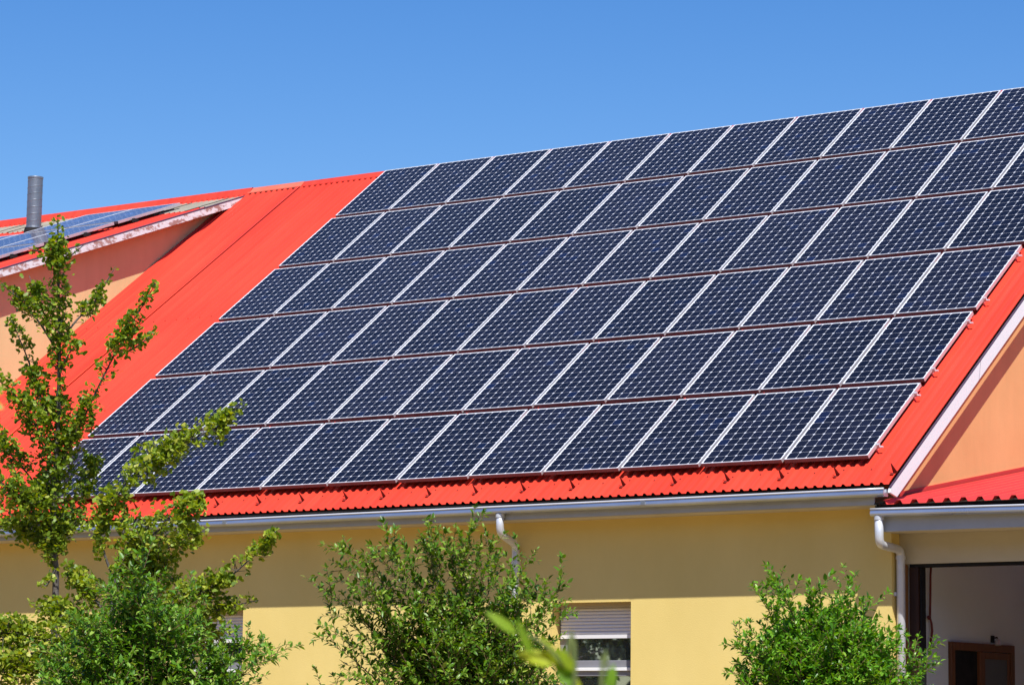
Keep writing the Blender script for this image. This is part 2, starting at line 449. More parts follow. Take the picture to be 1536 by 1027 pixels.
# gutter (sagging a little to the left), open box profile
def gutter(name, u0, u1, zfun, yf, yb, depth, m, parent, n=60, lip=0.012):
    prof = [(yb, 0.0), (yb, -depth + 0.012), (yb - 0.012, -depth), (yf + 0.02, -depth), (yf - 0.010, -depth + 0.014), (yf - 0.013, -depth + 0.030), (yf, -0.008)]
    k = len(prof); vs = []; fs = []
    for i in range(n + 1):
        u = u0 + (u1 - u0) * i / n
        z = zfun(u)
        vs += [(u, y, z + h) for y, h in prof]
    for i in range(n):
        fs += [(i * k + j, (i + 1) * k + j, (i + 1) * k + j + 1, i * k + j + 1) for j in range(k - 1)]
    mb = MB(); mb.add(vs, fs)
    bd = MB().tube([(u0 + (u1 - u0) * i / n, yf - 0.003, zfun(u0 + (u1 - u0) * i / n)) for i in range(n + 1)], 0.011, 10)
    for e in (0, n):   # end plates
        c = [(u0 if e == 0 else u1, y, zfun(u0 if e == 0 else u1) + h) for y, h in prof]
        mb.add(c, [tuple(range(k))])
    o = mb.build(name, m, parent)
    bd.build('gutter_bead', MAT['bead'], o, smooth=True)
    return o
gm = gutter('gutter', U0, 13.325, lambda u: 4.027 + 0.0024 * u, -0.372, -0.268, 0.080, MAT['zinc'], house)
for ug_ in (4.1, 10.3):
    zz = 4.027 + 0.0024 * ug_
    MB().box(ug_ - 0.03, ug_ + 0.03, -0.3895, -0.3865, zz - 0.055, zz - 0.012).build('gutter_joint', MAT['zinc'], gm)
# walls
WIN = [(8.69, 9.812), (2.88, 4.002)]   # window openings in the yellow wall
WZ0, WZ1 = 1.35, 2.945
mb = MB()
xs = [U0 + 0.3] + [x for a in sorted(WIN) for x in a] + [UG]
for i in range(0, len(xs), 2): mb.box(xs[i], xs[i + 1], YW, YW + 0.2, 0, 3.9)
for a, b in WIN:
    mb.box(a, b, YW, YW + 0.2, WZ1, 3.9); mb.box(a, b, YW, YW + 0.2, 0, WZ0)
# merge the pieces into one clean front: drop the inner faces between neighbours
keep = []
for f in mb.f:
    c = [mb.v[i] for i in f]
    xx = {round(p[0], 4) for p in c}; zz = {round(p[2], 4) for p in c}
    if len(xx) == 1 and list(xx)[0] not in (U0 + 0.3, UG):
        if not (min(zz) == 0 and max(zz) == 3.9): continue
    keep.append(f)
mb2 = MB()
for f in keep:
    c = [mb.v[i] for i in f]
    xx = {round(p[0], 4) for p in c}
    if len(xx) == 1 and list(xx)[0] not in (round(U0 + 0.3, 4), UG):
        y0, y1 = YW, YW + 0.29; x = list(xx)[0]
        mb2.add([(x, y0, WZ0), (x, y1, WZ0), (x, y1, WZ1), (x, y0, WZ1)], [(0, 1, 2, 3)])
    else: mb2.add(c, [(0, 1, 2, 3)])
mb2.build('front_wall', MAT['yellow'], house)
# right gable wall: orange, up to the roof boards
YB = 2 * YR - YW
mb = MB()
pts = [(YW + 0.2, 0.3), (YW + 0.2, 3.9), (YW + 0.005, 3.91)]
pk = RP(0, 0.55, -0.18); pr_ = RP(0, V1, -0.18)
pts += [(RP(0, 0.35, -0.18).y, RP(0, 0.35, -0.18).z), (YR, pr_.z - 0.01), (2 * YR - RP(0, 0.35, -0.18).y, RP(0, 0.35, -0.18).z), (YB, 3.9), (YB, 0.3)]
mb.prism(pts, 'x', UG - 0.25, UG)
mb.build('gable_wall', MAT['orange'], house)
MB().prism(pts, 'x', U0 + 0.3, U0 + 0.55).build('gable_wall', MAT['orange'], house)
MB().box(U0 + 0.3, UG - 0.002, YB, YB + 0.2, 0, 3.9).build('rear_wall', MAT['yellow'], house)
# bargeboard at the right end
def board(name, poly, u0, u1, m, parent):
    return bevel(MB().prism(poly, 'x', u0, u1).build(name, m, parent), 0.004)
def zt(y): return 4.403 + 0.7319 * (y - 0.176)
poly = [(-0.285, zt(-0.285)), (-0.30, zt(-0.285) - 0.045), (-0.137, zt(-0.137) - 0.192), (YR, zt(YR) - 0.185), (YR, zt(YR))]
board('bargeboard', poly[::-1], 13.336, 13.362, MAT['white'], house)
poly2 = [(2 * YR - y, z) for y, z in poly]
board('bargeboard', poly2, 13.336, 13.362, MAT['white'], house)
# thin joint where two lengths of the bargeboard meet
yj = 1.86
MB().prism([(yj, zt(yj) - 0.183), (yj + 0.005, zt(yj) - 0.183), (yj + 0.055, zt(yj + 0.055) - 0.002), (yj + 0.05, zt(yj + 0.05) - 0.002)], 'x', 13.3622, 13.3632).build('board_joint', MAT['dark_line'], house)
MB().prism([(-0.285, zt(-0.285) + 0.002), (YR, zt(YR) + 0.002), (YR, zt(YR) + 0.016), (-0.285, zt(-0.285) + 0.016)], 'x', 13.344, 13.364).build('verge_shadow_line', MAT['dark_line'], house)  # dark strip in place of the roof flange's shadow

# downpipe with two elbows
def downpipe(path, r, parent, clips):
    P = [Vector(p) for p in path]
    # round the corners
    out = [P[0]]
    for i in range(1, len(P) - 1):
        a = (P[i - 1] - P[i]); b = (P[i + 1] - P[i])
        d = min(0.085, a.length * 0.45, b.length * 0.45)
        p0 = P[i] + a.normalized() * d; p2 = P[i] + b.normalized() * d
        for k in range(6):
            t = k / 5
            out.append(p0 * (1 - t) ** 2 + P[i] * 2 * t * (1 - t) + p2 * t * t)
    out.append(P[-1])
    o = MB().tube(out, r, 18).build('downpipe', MAT['pipe'], parent, smooth=True)
    for c, ax in clips:
        MB().tube([Vector(c) - Vector(ax) * 0.02, Vector(c) + Vector(ax) * 0.02], r + 0.007, 18).build('pipe_collar', MAT['pipe'], o, smooth=False)
    return o
dp = downpipe([(8.285, -0.322, 3.985), (8.285, -0.322, 3.745), (8.245, 0.060, 3.63), (8.245, 0.060, 0.2)], 0.046, house,
              [((8.245, 0.060, 3.42), (0, 0, 1)), ((8.245, 0.060, 2.2), (0, 0, 1)), ((8.285, -0.322, 3.945), (0, 0, 1))])

# windows
def window(u0, u1):
    f = MB()
    yb = 0.345
    f.box(u0, u0 + 0.10, yb, yb + 0.05, WZ0, 2.885)
    f.box(u1 - 0.06, u1, yb, yb + 0.05, WZ0, 2.885)
    f.box(u0 + 0.10, u1 - 0.06, yb - 0.004, yb + 0.05, 2.105, 2.165)
    f.box(u0 + 0.10, u1 - 0.06, yb - 0.008, yb + 0.05, 2.205, 2.285)
    f.box(u0 + 0.10, u1 - 0.06, yb, yb + 0.05, WZ0, WZ0 + 0.07)
    fr = bevel(f.build('window', MAT['winframe'], house), 0.005)
    bevel(MB().box(u0 + 0.03, u1 - 0.085, yb - 0.03, yb - 0.006, 2.165, 2.203).build('sunlit_strip_ledge', MAT['sillw'], fr), 0.004)  # white strip stands for sunlight, cut short where the jamb shades it
    MB().box(u0 + 0.10, u1 - 0.06, yb + 0.02, yb + 0.03, 2.285, 2.60).build('pane', MAT['glass'], fr)
    MB().box(u0 + 0.10, u1 - 0.06, yb + 0.02, yb + 0.03, WZ0 + 0.07, 2.105).build('pane', MAT['glass'], fr)
    # roller shutter, half way down: curved slats
    s = MB(); z = 2.545
    s.box(u0 + 0.03, u1 - 0.01, yb - 0.035, yb - 0.012, z - 0.008, z + 0.034)
    z += 0.036
    while z < 2.88:
        prof = [(yb - 0.018, z), (yb - 0.026, z + 0.006), (yb - 0.031, z + 0.017), (yb - 0.031, z + 0.024), (yb - 0.027, z + 0.033), (yb - 0.016, z + 0.037)]
        vs = [(u, y, zz) for u in (u0 + 0.03, u1 - 0.01) for y, zz in prof]
        k = len(prof)
        s.add(vs, [(i, k + i, k + i + 1, i + 1) for i in range(k - 1)])
        z += 0.0385
    s.build('roller_shutter', MAT['shutter'], fr)
    MB().box(u0 + 0.002, u1 - 0.002, yb - 0.10, yb + 0.03, 2.888, 2.9435).build('shutter_box', MAT['box'], fr)
    bevel(MB().box(u0 - 0.05, u1 + 0.05, YW - 0.05, yb, WZ0 - 0.04, WZ0 - 0.001).build('sill', MAT['sillw'], fr), 0.004)
    return fr
for a, b in WIN: window(a, b)

# screws near the eave (two rows, every second crest)
scr = MB().tube([(0, 0, 0), (0, 0, 0.008)], 0.010, 6)
sme = None
k = 0
for row, vv in enumerate((-0.10,)):
    u = 13.30 - 0.345
    while u > 0.4:
        # move to the nearest crest
        kk = round((u - U0) / PITCH - 0.76); uc = U0 + (kk + 0.76) * PITCH
        if sme is None:
            o = scr.build('roof_screw', MAT['screw'], roof); sme = o
        else:
            o = sme.copy(); COL.objects.link(o); o.parent = roof
        p = RP(uc, vv + 0.02 * math.sin(k * 2.3), CRE)
        o.location = p - house.location - roof.location
        o.rotation_euler = (math.asin(SA), 0, 0)
        u -= 0.345 if k % 2 else 0.34
        k += 1

for vv, us in ((5.35, [-2.95 + 0.231 * q for q in range(12)]), (2.6, [-2.95 + 0.231 * q for q in range(12)])):
    for uu in us:
        kk = round((uu - U0) / PITCH - 0.76)
        o = sme.copy(); COL.objects.link(o); o.parent = roof
        o.location = RP(U0 + (kk + 0.76) * PITCH, vv, CRE) - house.location - roof.location
        o.rotation_euler = (math.asin(SA), 0, 0)
# snow guards along the eave
def snow_guard_mesh():
    mb = MB(); t = 0.003
    # foot strap lying on the sheet in front of the plate, with a small turned-up lip
    mb.box(-0.034, 0.004, -0.045, 0.0, 0.004, 0.004 + t)
    mb.box(-0.034, 0.004, -0.045 - t, -0.045, 0.0, 0.018)
    # upright pointed plate facing down the slope
    a = [(-0.014, 0.0), (0.040, 0.0), (0.036, 0.022), (-0.002, 0.125), (-0.010, 0.125)]
    n = len(a)
    mb.add([(x, 0.002, z) for x, z in a] + [(x, 0.002 + t, z) for x, z in a],
           [tuple(range(n)), tuple(range(n, 2 * n))[::-1]] + [(i, n + i, n + (i + 1) % n, (i + 1) % n) for i in range(n)])
    mb.box(-0.014, 0.020, 0.005, 0.05, 0.0, t)
    return mb
gm0 = None
for k in range(20):
    u = 13.262 - 0.6855 * k
    kk = round((u - U0) / PITCH - 0.26); u = U0 + (kk + 0.26) * PITCH
    if gm0 is None:
        o = snow_guard_mesh().build('snow_guard', MAT['guard'], None); gm0 = o
    else:
        o = gm0.copy(); COL.objects.link(o)
    o.location = RP(u, -0.155, VAL + 0.001)
    o.rotation_euler = (math.asin(SA), 0, R(random.Random(k).uniform(-4, 4)))
    tag(o, 'small red metal snow guard, %s from the right end of the eave' % ORD[k], 'snow guard', 'snow guards along the eave')

# ------------------------------------------------------------------ solar panels
def panel_proto(name):
    root = empty(name, (0, 0, 0))
    f = MB(); lw = 0.0075
    w2, h2 = PW / 2, PH / 2
    f.box(-w2, w2, -h2, -h2 + lw, -TH, 0); f.box(-w2, w2, h2 - lw, h2, -TH, 0)
    f.box(-w2, -w2 + lw, -h2 + lw, h2 - lw, -TH, 0); f.box(w2 - lw, w2, -h2 + lw, h2 - lw, -TH, 0)
    bevel(f.build('frame', MAT['frame'], root), 0.0015, 1)
    MB().box(-w2 + 0.001, w2 - 0.001, -h2 - 0.0015, -h2 - 0.0002, -TH + 0.001, -0.004).build('edge_shade_strip', MAT['edge'], root)  # dark strip holds the shade on the frame's lower edge
    MB().box(-w2 + lw, w2 - lw, -h2 + lw, h2 - lw, -0.009, -0.003).build('cell_sheet', MAT['cells'], root)
    MB().box(-w2 + lw, w2 - lw, -h2 + lw, h2 - lw, -0.015, -0.0095).build('added_shade_backing', MAT['dark'], root)  # dark underside added to soak up bounce light beneath the panels
    return root
def copy_tree(o, parent=None):
    c = o.copy(); COL.objects.link(c)
    if parent: c.parent = parent
    for ch in [x for x in bpy.data.objects if x.parent == o]: copy_tree(ch, c)
    return c
first = panel_proto('solar_panel')
used = False
PARTS = list(first.children)
SKY_SHEEN = {}
def place_panel(loc, tilt, label, group, sky_sheen=False):
    global used
    if not used:
        o = first; used = True
    else:
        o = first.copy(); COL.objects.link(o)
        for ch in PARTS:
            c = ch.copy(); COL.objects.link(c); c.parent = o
            if sky_sheen and ch.name.startswith('cell_sheet'):
                if 'm' not in SKY_SHEEN:
                    SKY_SHEEN['m'] = ch.data.copy(); SKY_SHEEN['m'].materials[0] = MAT['cells_sky_sheen']
                c.data = SKY_SHEEN['m']
    o.location = loc; o.rotation_euler = (tilt, 0, 0)
    tag(o, label, 'solar panel', group)
ROWN = ['lowest row', 'second row from the eave', 'third row from the eave', 'fourth row from the eave', 'row just below the top row', 'top row along the ridge']
ALPHA = math.asin(SA)
rj = random.Random(5)
for r in range(6):
    ncol = 12 if r < 3 else (13 if r < 4 else (14 if r == 4 else 15))
    ncol = 12 if r < 3 else 15
    for c in range(ncol):
        u = c * (PW + GC) + GC / 2 + PW / 2
        v = r * (PH + GR) + GR / 2 + PH / 2
        if r == 0:
            lab = 'dark blue solar panel, %s from the right end of the lowest row' % ORD[11 - c]
        elif r < 3:
            lab = 'dark blue solar panel, %s from the left in the %s' % (ORD[c], ROWN[r])
        else:
            lab = 'dark blue solar panel, %s from the left in the %s' % (ORD[c], ROWN[r])
        if r >= 3 and u > 13.0: continue
        place_panel(RP(u + rj.uniform(-.0015, .0015), v + rj.uniform(-.002, .002), 0), ALPHA + R(rj.uniform(-.18, .18)), lab, 'solar panels of the big array')
ULAST = 12 * (PW + GC) - GC / 2

# mounting rails under the array, their ends stick out at the right
rl0 = None
k = 0
for r in range(6):
    for fr_ in (0.25, 1.36):
        v = r * (PH + GR) + GR / 2 + fr_
        if rl0 is None:
            mb = MB()
            mb.box(0, ULAST - 0.03, -0.020, 0.020, -0.088, -TH - 0.0005)
            mb.box(ULAST - 0.03, ULAST + 0.046, -0.011, 0.011, -0.062, -TH - 0.0005)
            mb.box(ULAST - 0.017, ULAST + 0.012, -0.014, 0.014, -TH + 0.0005, -0.014)
            rl0 = mb.build('mounting_rail', MAT['frame'], None); o = rl0
        else:
            o = rl0.copy(); COL.objects.link(o)
        o.location = RP(0.02, v, 0)
        o.rotation_euler = (ALPHA, 0, 0)
        tag(o, 'pale metal rail end sticking out under the panels, %s above the eave' % ORD[k], 'mounting rail', 'mounting rails of the big array')
        k += 1

# ------------------------------------------------------------------ left part with the low roof
DM = 0.3595
DA = math.atan(DM)
UO = -2.97                              # verge
UC = -3.20                              # cheek wall
def DZ(y): return 8.193 + DM * (y - 2.52)
def DP(u, y, n=0.0):
    return Vector((u, y - n * math.sin(DA), DZ(y) + n * math.cos(DA)))
dorm = empty('low_roofed_wing', (-6.0, 4.0, 4.0))
tag(dorm, 'orange wing with a low red roof, peeling white bargeboard and bare grey sheets', 'building wing')
YD0 = -0.6
YDR = 8.22
mb = MB()
PRD = [(0.0, -0.03), (0.52, -0.03), (0.655, 0.0), (0.865, 0.0)]
corrugated(mb, U0, UO + 0.005, PITCH, PRD, lambda u, v, h: DP(u, v, h), YD0, YDR)
droof = mb.build('roof', MAT['red'], dorm)
# bare grey sheets below the ridge, with a ragged lower edge
mb = MB()
rg = random.Random(11)
u = U0; yl = 7.0
segs = []
while u < UO - 0.02:
    wdt = rg.choice([0.23, 0.35, 0.46])
    if u > -4.3: yl = 6.9 + (u + 4.3) * 0.35 + rg.uniform(-.18, .12)
    else: yl = 7.0 + rg.uniform(-.12, .15)
    segs.append((u, min(u + wdt, UO - 0.01), yl)); u += wdt
for a, b, yl in segs:
    sub = MB(); corrugated(sub, a, b + 0.001, PITCH, [(o, h + 0.012) for o, h in PRD], lambda u, v, h: DP(u, v, h), yl, YDR - 0.02)
    mb.add(sub.v, sub.f)
mb.build('bare_sheets', MAT['grey_sheet'], droof)
# ridge cap of the wing
mb = MB()
zc = ZR + 0.030
ys = [(8.07, DZ(8.07) + 0.012), (8.07, DZ(8.07) + 0.030), (YR - 0.03, zc - 0.004), (YR, zc + 0.004), (YR + 0.35, zc - 0.25)]
k = len(ys)
mb.add([(u, y, z) for u in (U0, -2.9) for y, z in ys], [(i, i + 1, k + i + 1, k + i) for i in range(k - 1)])
mb.build('ridge_cap', MAT['red'], droof)
# cheek wall, front wall, boards
a0 = (YD0 + 0.5)
def zr(y):   # main roof surface at the cheek
    return Z0 + (y / CA) * SA - 0.12
mb = MB()
mb.prism([(0.6, zr(0.6) - 0.3), (0.6, DZ(0.6) - 0.06), (YDR - 0.1, DZ(YDR - 0.1) - 0.06), (YDR - 0.1, zr(YDR - 0.1) - 0.3)], 'x', UC - 0.25, UC)
mb.build('cheek_wall', MAT['orange_pale'], dorm)
MB().box(U0 + 0.3, UC - 0.251, 0.6, 0.85, 4.3, DZ(0.6) - 0.06).build('front_wall', MAT['orange'], dorm)
poly = [(YD0, DZ(YD0) - 0.005), (YD0, DZ(YD0) - 0.125), (YDR - 0.2, DZ(YDR - 0.2) - 0.125), (YDR - 0.02, DZ(YDR - 0.02) - 0.005)]
board('bargeboard', poly, UO + 0.004, UO + 0.03, MAT['peel'], dorm)
MB().prism([(YD0, DZ(YD0) - 0.003), (YDR, DZ(YDR) - 0.003), (YDR, DZ(YDR) + 0.014), (YD0, DZ(YD0) + 0.014)], 'x', UO - 0.02, UO + 0.033).build('verge_shadow_line', MAT['dark_line'], dorm)  # same dark shadow strip on the wing's verge
MB().prism([(YD0 + 0.02, DZ(YD0) - 0.07), (YDR - 0.1, DZ(YDR - 0.1) - 0.07), (YDR - 0.1, DZ(YDR - 0.1) - 0.05), (YD0 + 0.02, DZ(YD0) - 0.05)], 'x', U0 + 0.3, UO).build('soffit', MAT['brown'], dorm)
# rear slope of the wing meets the ridge
# panels on the low roof: two columns in the top row, more below, stepping round the flue
DROW = ['topmost row', 'second row', 'third row', 'fourth row']
for r in range(4):
    cols = 2 if r == 0 else 5
    for c in range(cols):
        u = -3.82 - PW / 2 - c * (PW + GC)
        yt = 7.39 - r * (PH + GR) * math.cos(DA)
        # centre of the panel, top plane 0.10 over the sheets
        s = PH / 2
        p = Vector((u, yt - s * math.cos(DA), 0)); p.z = (DP(0, 7.39, 0.10).z + DM * (p.y - DP(0, 7.39, 0.10).y))
        lab = 'pale blue solar panel on the low left roof, %s from right in its %s' % (ORD[c], DROW[r])
        place_panel(p, DA, lab, 'solar panels on the low roof', sky_sheen=True)
# small dark brackets under the right edge of those panels
for yy in (3.6, 5.2, 6.3):
    p = DP(-3.80, yy, 0.0)
    MB().box(-0.02, 0.04, -0.05, 0.05, 0.0, 0.06).build('panel_bracket', MAT['dark'], droof, loc=p)

# flue: spiral duct
fl = MB()
r0 = 0.127; H = 0.985; nz, na = 130, 40
vs = []
for i in range(nz + 1):
    z = H * i / nz
    for j in range(na):
        th = 2 * math.pi * j / na
        ph = (z / 0.118 - j / na) % 1.0
        rr = r0 + (0.0045 if ph < 0.07 else (-0.0015 if ph < 0.12 else 0.0))
        if i >= nz - 4: rr = r0 + 0.006
        vs.append((rr * math.cos(th), rr * math.sin(th), z))
fs = [(i * na + j, i * na + (j + 1) % na, (i + 1) * na + (j + 1) % na, (i + 1) * na + j) for i in range(nz) for j in range(na)]
nb = len(vs)
for zz in (H, H - 0.35):
    vs += [((r0 - 0.006) * math.cos(2 * math.pi * j / na), (r0 - 0.006) * math.sin(2 * math.pi * j / na), zz) for j in range(na)]
fs += [(nz * na + j, nz * na + (j + 1) % na, nb + (j + 1) % na, nb + j) for j in range(na)]
fs += [(nb + j, nb + (j + 1) % na, nb + na + (j + 1) % na, nb + na + j) for j in range(na)]
fs += [tuple(range(nb + na, nb + 2 * na))]
fl.add(vs, fs)
flue = fl.build('flue', MAT['duct'], droof, smooth=True, loc=DP(-6.74, 6.95, 0) + Vector((0, 0, -0.06)))
flue.rotation_euler = (R(0.3), R(0.7), 0)
MB().tube([(0, -0.02, 0.03), (0, -0.02, 0.10)], [0.155, 0.135], 32).build('flashing', MAT['dark'], flue, loc=(0, 0, 0))
MB().tube([(0, 0, 0.10), (0, 0, 0.135)], [0.137, 0.131], 32).build('collar', MAT['duct'], flue, loc=(0, 0, 0))

# ------------------------------------------------------------------ lean-to porch at the right
porch = empty('lean_to_porch', (15.3, 3.0, 0.0))
tag(porch, 'open lean-to porch with red corrugated roof against the orange gable wall', 'porch')
PM = 0.167
PX1 = 17.6
def PZ(y): return 3.897 + PM * (y + 0.28)
mb = MB()
corrugated(mb, 13.235, PX1 + 0.2, 0.1905, [(0.0, 0.044), (0.25, 0.044), (0.40, 0.0), (0.85, 0.0)], lambda u, v, h: Vector((u, v, PZ(v) + h)), -0.28, 6.4)
proof = mb.build('roof', MAT['red_porch'], porch)
MB().prism([(-0.27, PZ(-0.27) + 0.004), (6.4, PZ(6.4) + 0.004), (6.4, PZ(6.4) + 0.012), (-0.27, PZ(-0.27) + 0.012)], 'x', UG + 0.004, 13.24).build('wall_flashing', MAT['dark'], proof)
mb = MB()
mb.prism([(0.31, PZ(0.31) + 0.03), (6.4, PZ(6.4) + 0.03), (6.4, PZ(6.4) + 0.085), (0.31, PZ(0.31) + 0.085)], 'x', UG + 0.002, UG + 0.02)
mb.build('wall_flashing', MAT['red_porch'], proof)
gutter('gutter', 13.145, PX1 + 0.2, lambda u: 3.848 - 0.011 * (u - 13.15), -0.335, -0.225, 0.078, MAT['zinc'], porch, n=20)
bevel(MB().box(13.13, PX1 + 0.2, -0.222, -0.204, 3.612, 3.80).build('fascia', MAT['fascia'], porch), 0.003)
MB().box(13.13, PX1 + 0.2, -0.2, -0.19, 3.80, 3.90).build('eave_shade_strip', MAT['dark'], porch)  # near-black strip for the shade behind the porch gutter
MB().box(UG + 0.002, PX1 + 0.2, -0.2, 0.302, 3.622, 3.634).build('soffit', MAT['soffit'], porch)
MB().box(UG + 0.002, PX1, 0.31, 0.50, 3.296, 3.90).build('lintel', MAT['cream'], porch)
MB().box(13.262, PX1, 0.33, 0.48, 3.262, 3.2955).build('lintel_frame', MAT['dark'], porch)
bevel(MB().box(13.262, 13.372, 0.315, 0.47, 0.02, 3.2615).build('post', MAT['brown'], porch), 0.006)
MB().box(13.374, 13.392, 0.35, 0.45, 0.02, 3.2615).build('door_seal', MAT['dark'], porch)
MB().box(PX1 - 0.3, PX1 - 0.002, 0.316, 0.50, 0.02, 3.294).build('pier', MAT['cream'], porch)
MB().prism([(0.502, 0.02), (6.3, 0.02), (6.3, PZ(6.3) - 0.03), (0.502, PZ(0.502) - 0.03)], 'x', UG + 0.002, UG + 0.012).build('inner_wall', MAT['inner'], porch)
MB().box(UG + 0.02, PX1, 6.302, 6.45, 0.02, 4.8).build('rear_wall', MAT['inner'], porch)
MB().box(PX1 - 0.15, PX1, 0.52, 6.30, 0.02, 4.2).build('side_wall', MAT['inner'], porch)
dp2 = downpipe([(13.225, -0.29, 3.79), (13.225, -0.29, 3.475), (13.215, 0.215, 3.445), (13.215, 0.215, 0.1)], 0.047, porch,
               [((13.215, 0.215, 3.36), (0, 0, 1)), ((13.225, -0.29, 3.755), (0, 0, 1))])
MB().box(13.152, 13.18, 0.17, 0.26, 2.95, 2.99).build('pipe_bracket', MAT['pipe'], dp2)
# the door in the gable wall, seen through the porch
f = MB(); DX = UG + 0.0125
f.box(DX, DX + 0.05, 1.42, 1.50, 0.05, 2.50); f.box(DX, DX + 0.05, 2.94, 3.02, 0.05, 2.50)
f.box(DX, DX + 0.05, 1.50, 2.94, 2.41, 2.50); f.box(DX, DX + 0.045, 2.13, 2.20, 0.05, 2.41)
door = bevel(f.build('timber_door', MAT['door'], None, origin=(DX, 2.2, 0.05)), 0.006)
tag(door, 'brown timber double door with one dark opening and one glazed leaf in the porch', 'door')
f = MB(); f.box(DX + 0.012, DX + 0.04, 2.20, 2.27, 0.06, 2.405); f.box(DX + 0.012, DX + 0.04, 2.86, 2.935, 0.06, 2.405)
f.box(DX + 0.012, DX + 0.04, 2.27, 2.86, 2.33, 2.405); f.box(DX + 0.012, DX + 0.04, 2.27, 2.86, 0.06, 0.5)
lf = bevel(f.build('door_leaf', MAT['door'], door), 0.006)
MB().box(DX + 0.018, DX + 0.026, 2.27, 2.86, 0.5, 2.33).build('pane', MAT['doorglass'], lf)
MB().box(DX + 0.002, DX + 0.006, 1.50, 2.13, 0.06, 2.41).build('opening', MAT['dark'], door)
# lamp over the door
lamp = empty('wall_lamp', (UG + 0.05, 2.52, 2.545))
tag(lamp, 'small dark wall lamp fixed above the brown door', 'lamp')
MB().box(UG + 0.013, UG + 0.03, 2.49, 2.56, 2.52, 2.60).build('back_plate', MAT['dark'], lamp)
MB().tube([(UG + 0.03, 2.525, 2.57), (UG + 0.08, 2.52, 2.58), (UG + 0.10, 2.50, 2.55)], 0.009, 8).build('arm', MAT['dark'], lamp)
MB().tube([(UG + 0.10, 2.50, 2.56), (UG + 0.105, 2.49, 2.53), (UG + 0.11, 2.485, 2.49)], [0.018, 0.032, 0.038], 14).build('shade', MAT['rail'], lamp)
# cable hanging from the porch ceiling
pth = [(UG + 0.06, 0.935, 3.30), (UG + 0.055, 0.930, 3.2), (UG + 0.05, 0.935, 3.02), (UG + 0.05, 0.925, 2.86), (UG + 0.05, 0.920, 2.74), (UG + 0.055, 0.945, 2.68), (UG + 0.05, 0.970, 2.60), (UG + 0.05, 0.935, 2.50), (UG + 0.05, 0.905, 2.40)]
mb = MB().tube(pth, 0.013, 8)
mb.tube([(UG + 0.05, 0.920, 2.76), (UG + 0.05, 0.875, 2.755), (UG + 0.06, 0.850, 2.745), (UG + 0.055, 0.875, 2.73), (UG + 0.05, 0.920, 2.735)], 0.012, 8)
cb = mb.build('cable', MAT['cable'], None, smooth=True)
tag(cb, 'dark red knotted cable hanging beside the porch opening', 'cable')

# ------------------------------------------------------------------ plants
UP = Vector((0, 0, 1))
def rvec(rg):
    while True:
        v = Vector((rg.uniform(-1, 1), rg.uniform(-1, 1), rg.uniform(-1, 1)))
        if 0.05 < v.length < 1: return v.normalized()

class Leaves:
    def __init__(s): s.v = []; s.f = []
    def fan(s, p, d, nrm, size, rg):
        """fan shaped leaf: stalk point p, outward d, surface normal nrm"""
        side = d.cross(nrm)
        if side.length < 1e-4: return
        side.normalize(); nrm = side.cross(d).normalized()
        n = len(s.v); st = size * 0.35
        b = p + d * st
        cup = rg.uniform(-0.25, 0.3)
        for a, l in ((-62, .80), (-34, 1.0), (-5, .86), (5, .86), (34, 1.0), (62, .80)):
            aa = R(a)
            s.v.append(tuple(b + (d * math.cos(aa) + side * math.sin(aa)) * size * l * 0.85 + nrm * (abs(math.sin(aa)) ** 2) * size * cup))
        s.v.append(tuple(b))
        s.f += [(n + 6, n + i, n + i + 1) for i in range(5)]
    def blade(s, p, d, nrm, ln, wd, rg):
        side = d.cross(nrm)
        if side.length < 1e-4: return
        side.normalize(); nrm = side.cross(d).normalized()
        n = len(s.v)
        bend = rg.uniform(0.0, 0.28); fold = rg.uniform(0.1, 0.45)
        q = lambda t, w_: p + d * (ln * t) - nrm * (bend * ln * t * t) + side * (w_ * wd) + nrm * (abs(w_) * wd * fold)
        for t, w_ in ((0.06, 0), (0.32, -.46), (0.32, 0), (0.32, .46), (0.66, -.40), (0.66, 0), (0.66, .40), (1.0, 0)):
            s.v.append(tuple(q(t, w_)))
        s.f += [(n, n + 2, n + 1), (n, n + 3, n + 2), (n + 1, n + 2, n + 5, n + 4), (n + 2, n + 3, n + 6, n + 5), (n + 4, n + 5, n + 7), (n + 5, n + 6, n + 7)]
    def build(s, name, m, parent):
        mb = MB(); mb.v = s.v; mb.f = s.f
        return mb.build(name, m, parent, smooth=True)

def poly_at(P, t):
    """point at 0..1 along polyline P"""
    n = len(P) - 1
    x = min(max(t, 0), 0.9999) * n
    i = int(x); f = x - i
    return P[i].lerp(P[i + 1], f), (P[i + 1] - P[i]).normalized()

def smooth_path(P, k=4):
    out = []
    n = len(P)
    for i in range(n - 1):
        p0, p1, p2, p3 = P[max(i - 1, 0)], P[i], P[i + 1], P[min(i + 2, n - 1)]
        for j in range(k):
            t = j / k
            out.append(0.5 * ((2 * p1) + (p2 - p0) * t + (2 * p0 - 5 * p1 + 4 * p2 - p3) * t * t + (3 * p1 - p0 - 3 * p2 + p3) * t ** 3))
    out.append(P[-1])
    return out

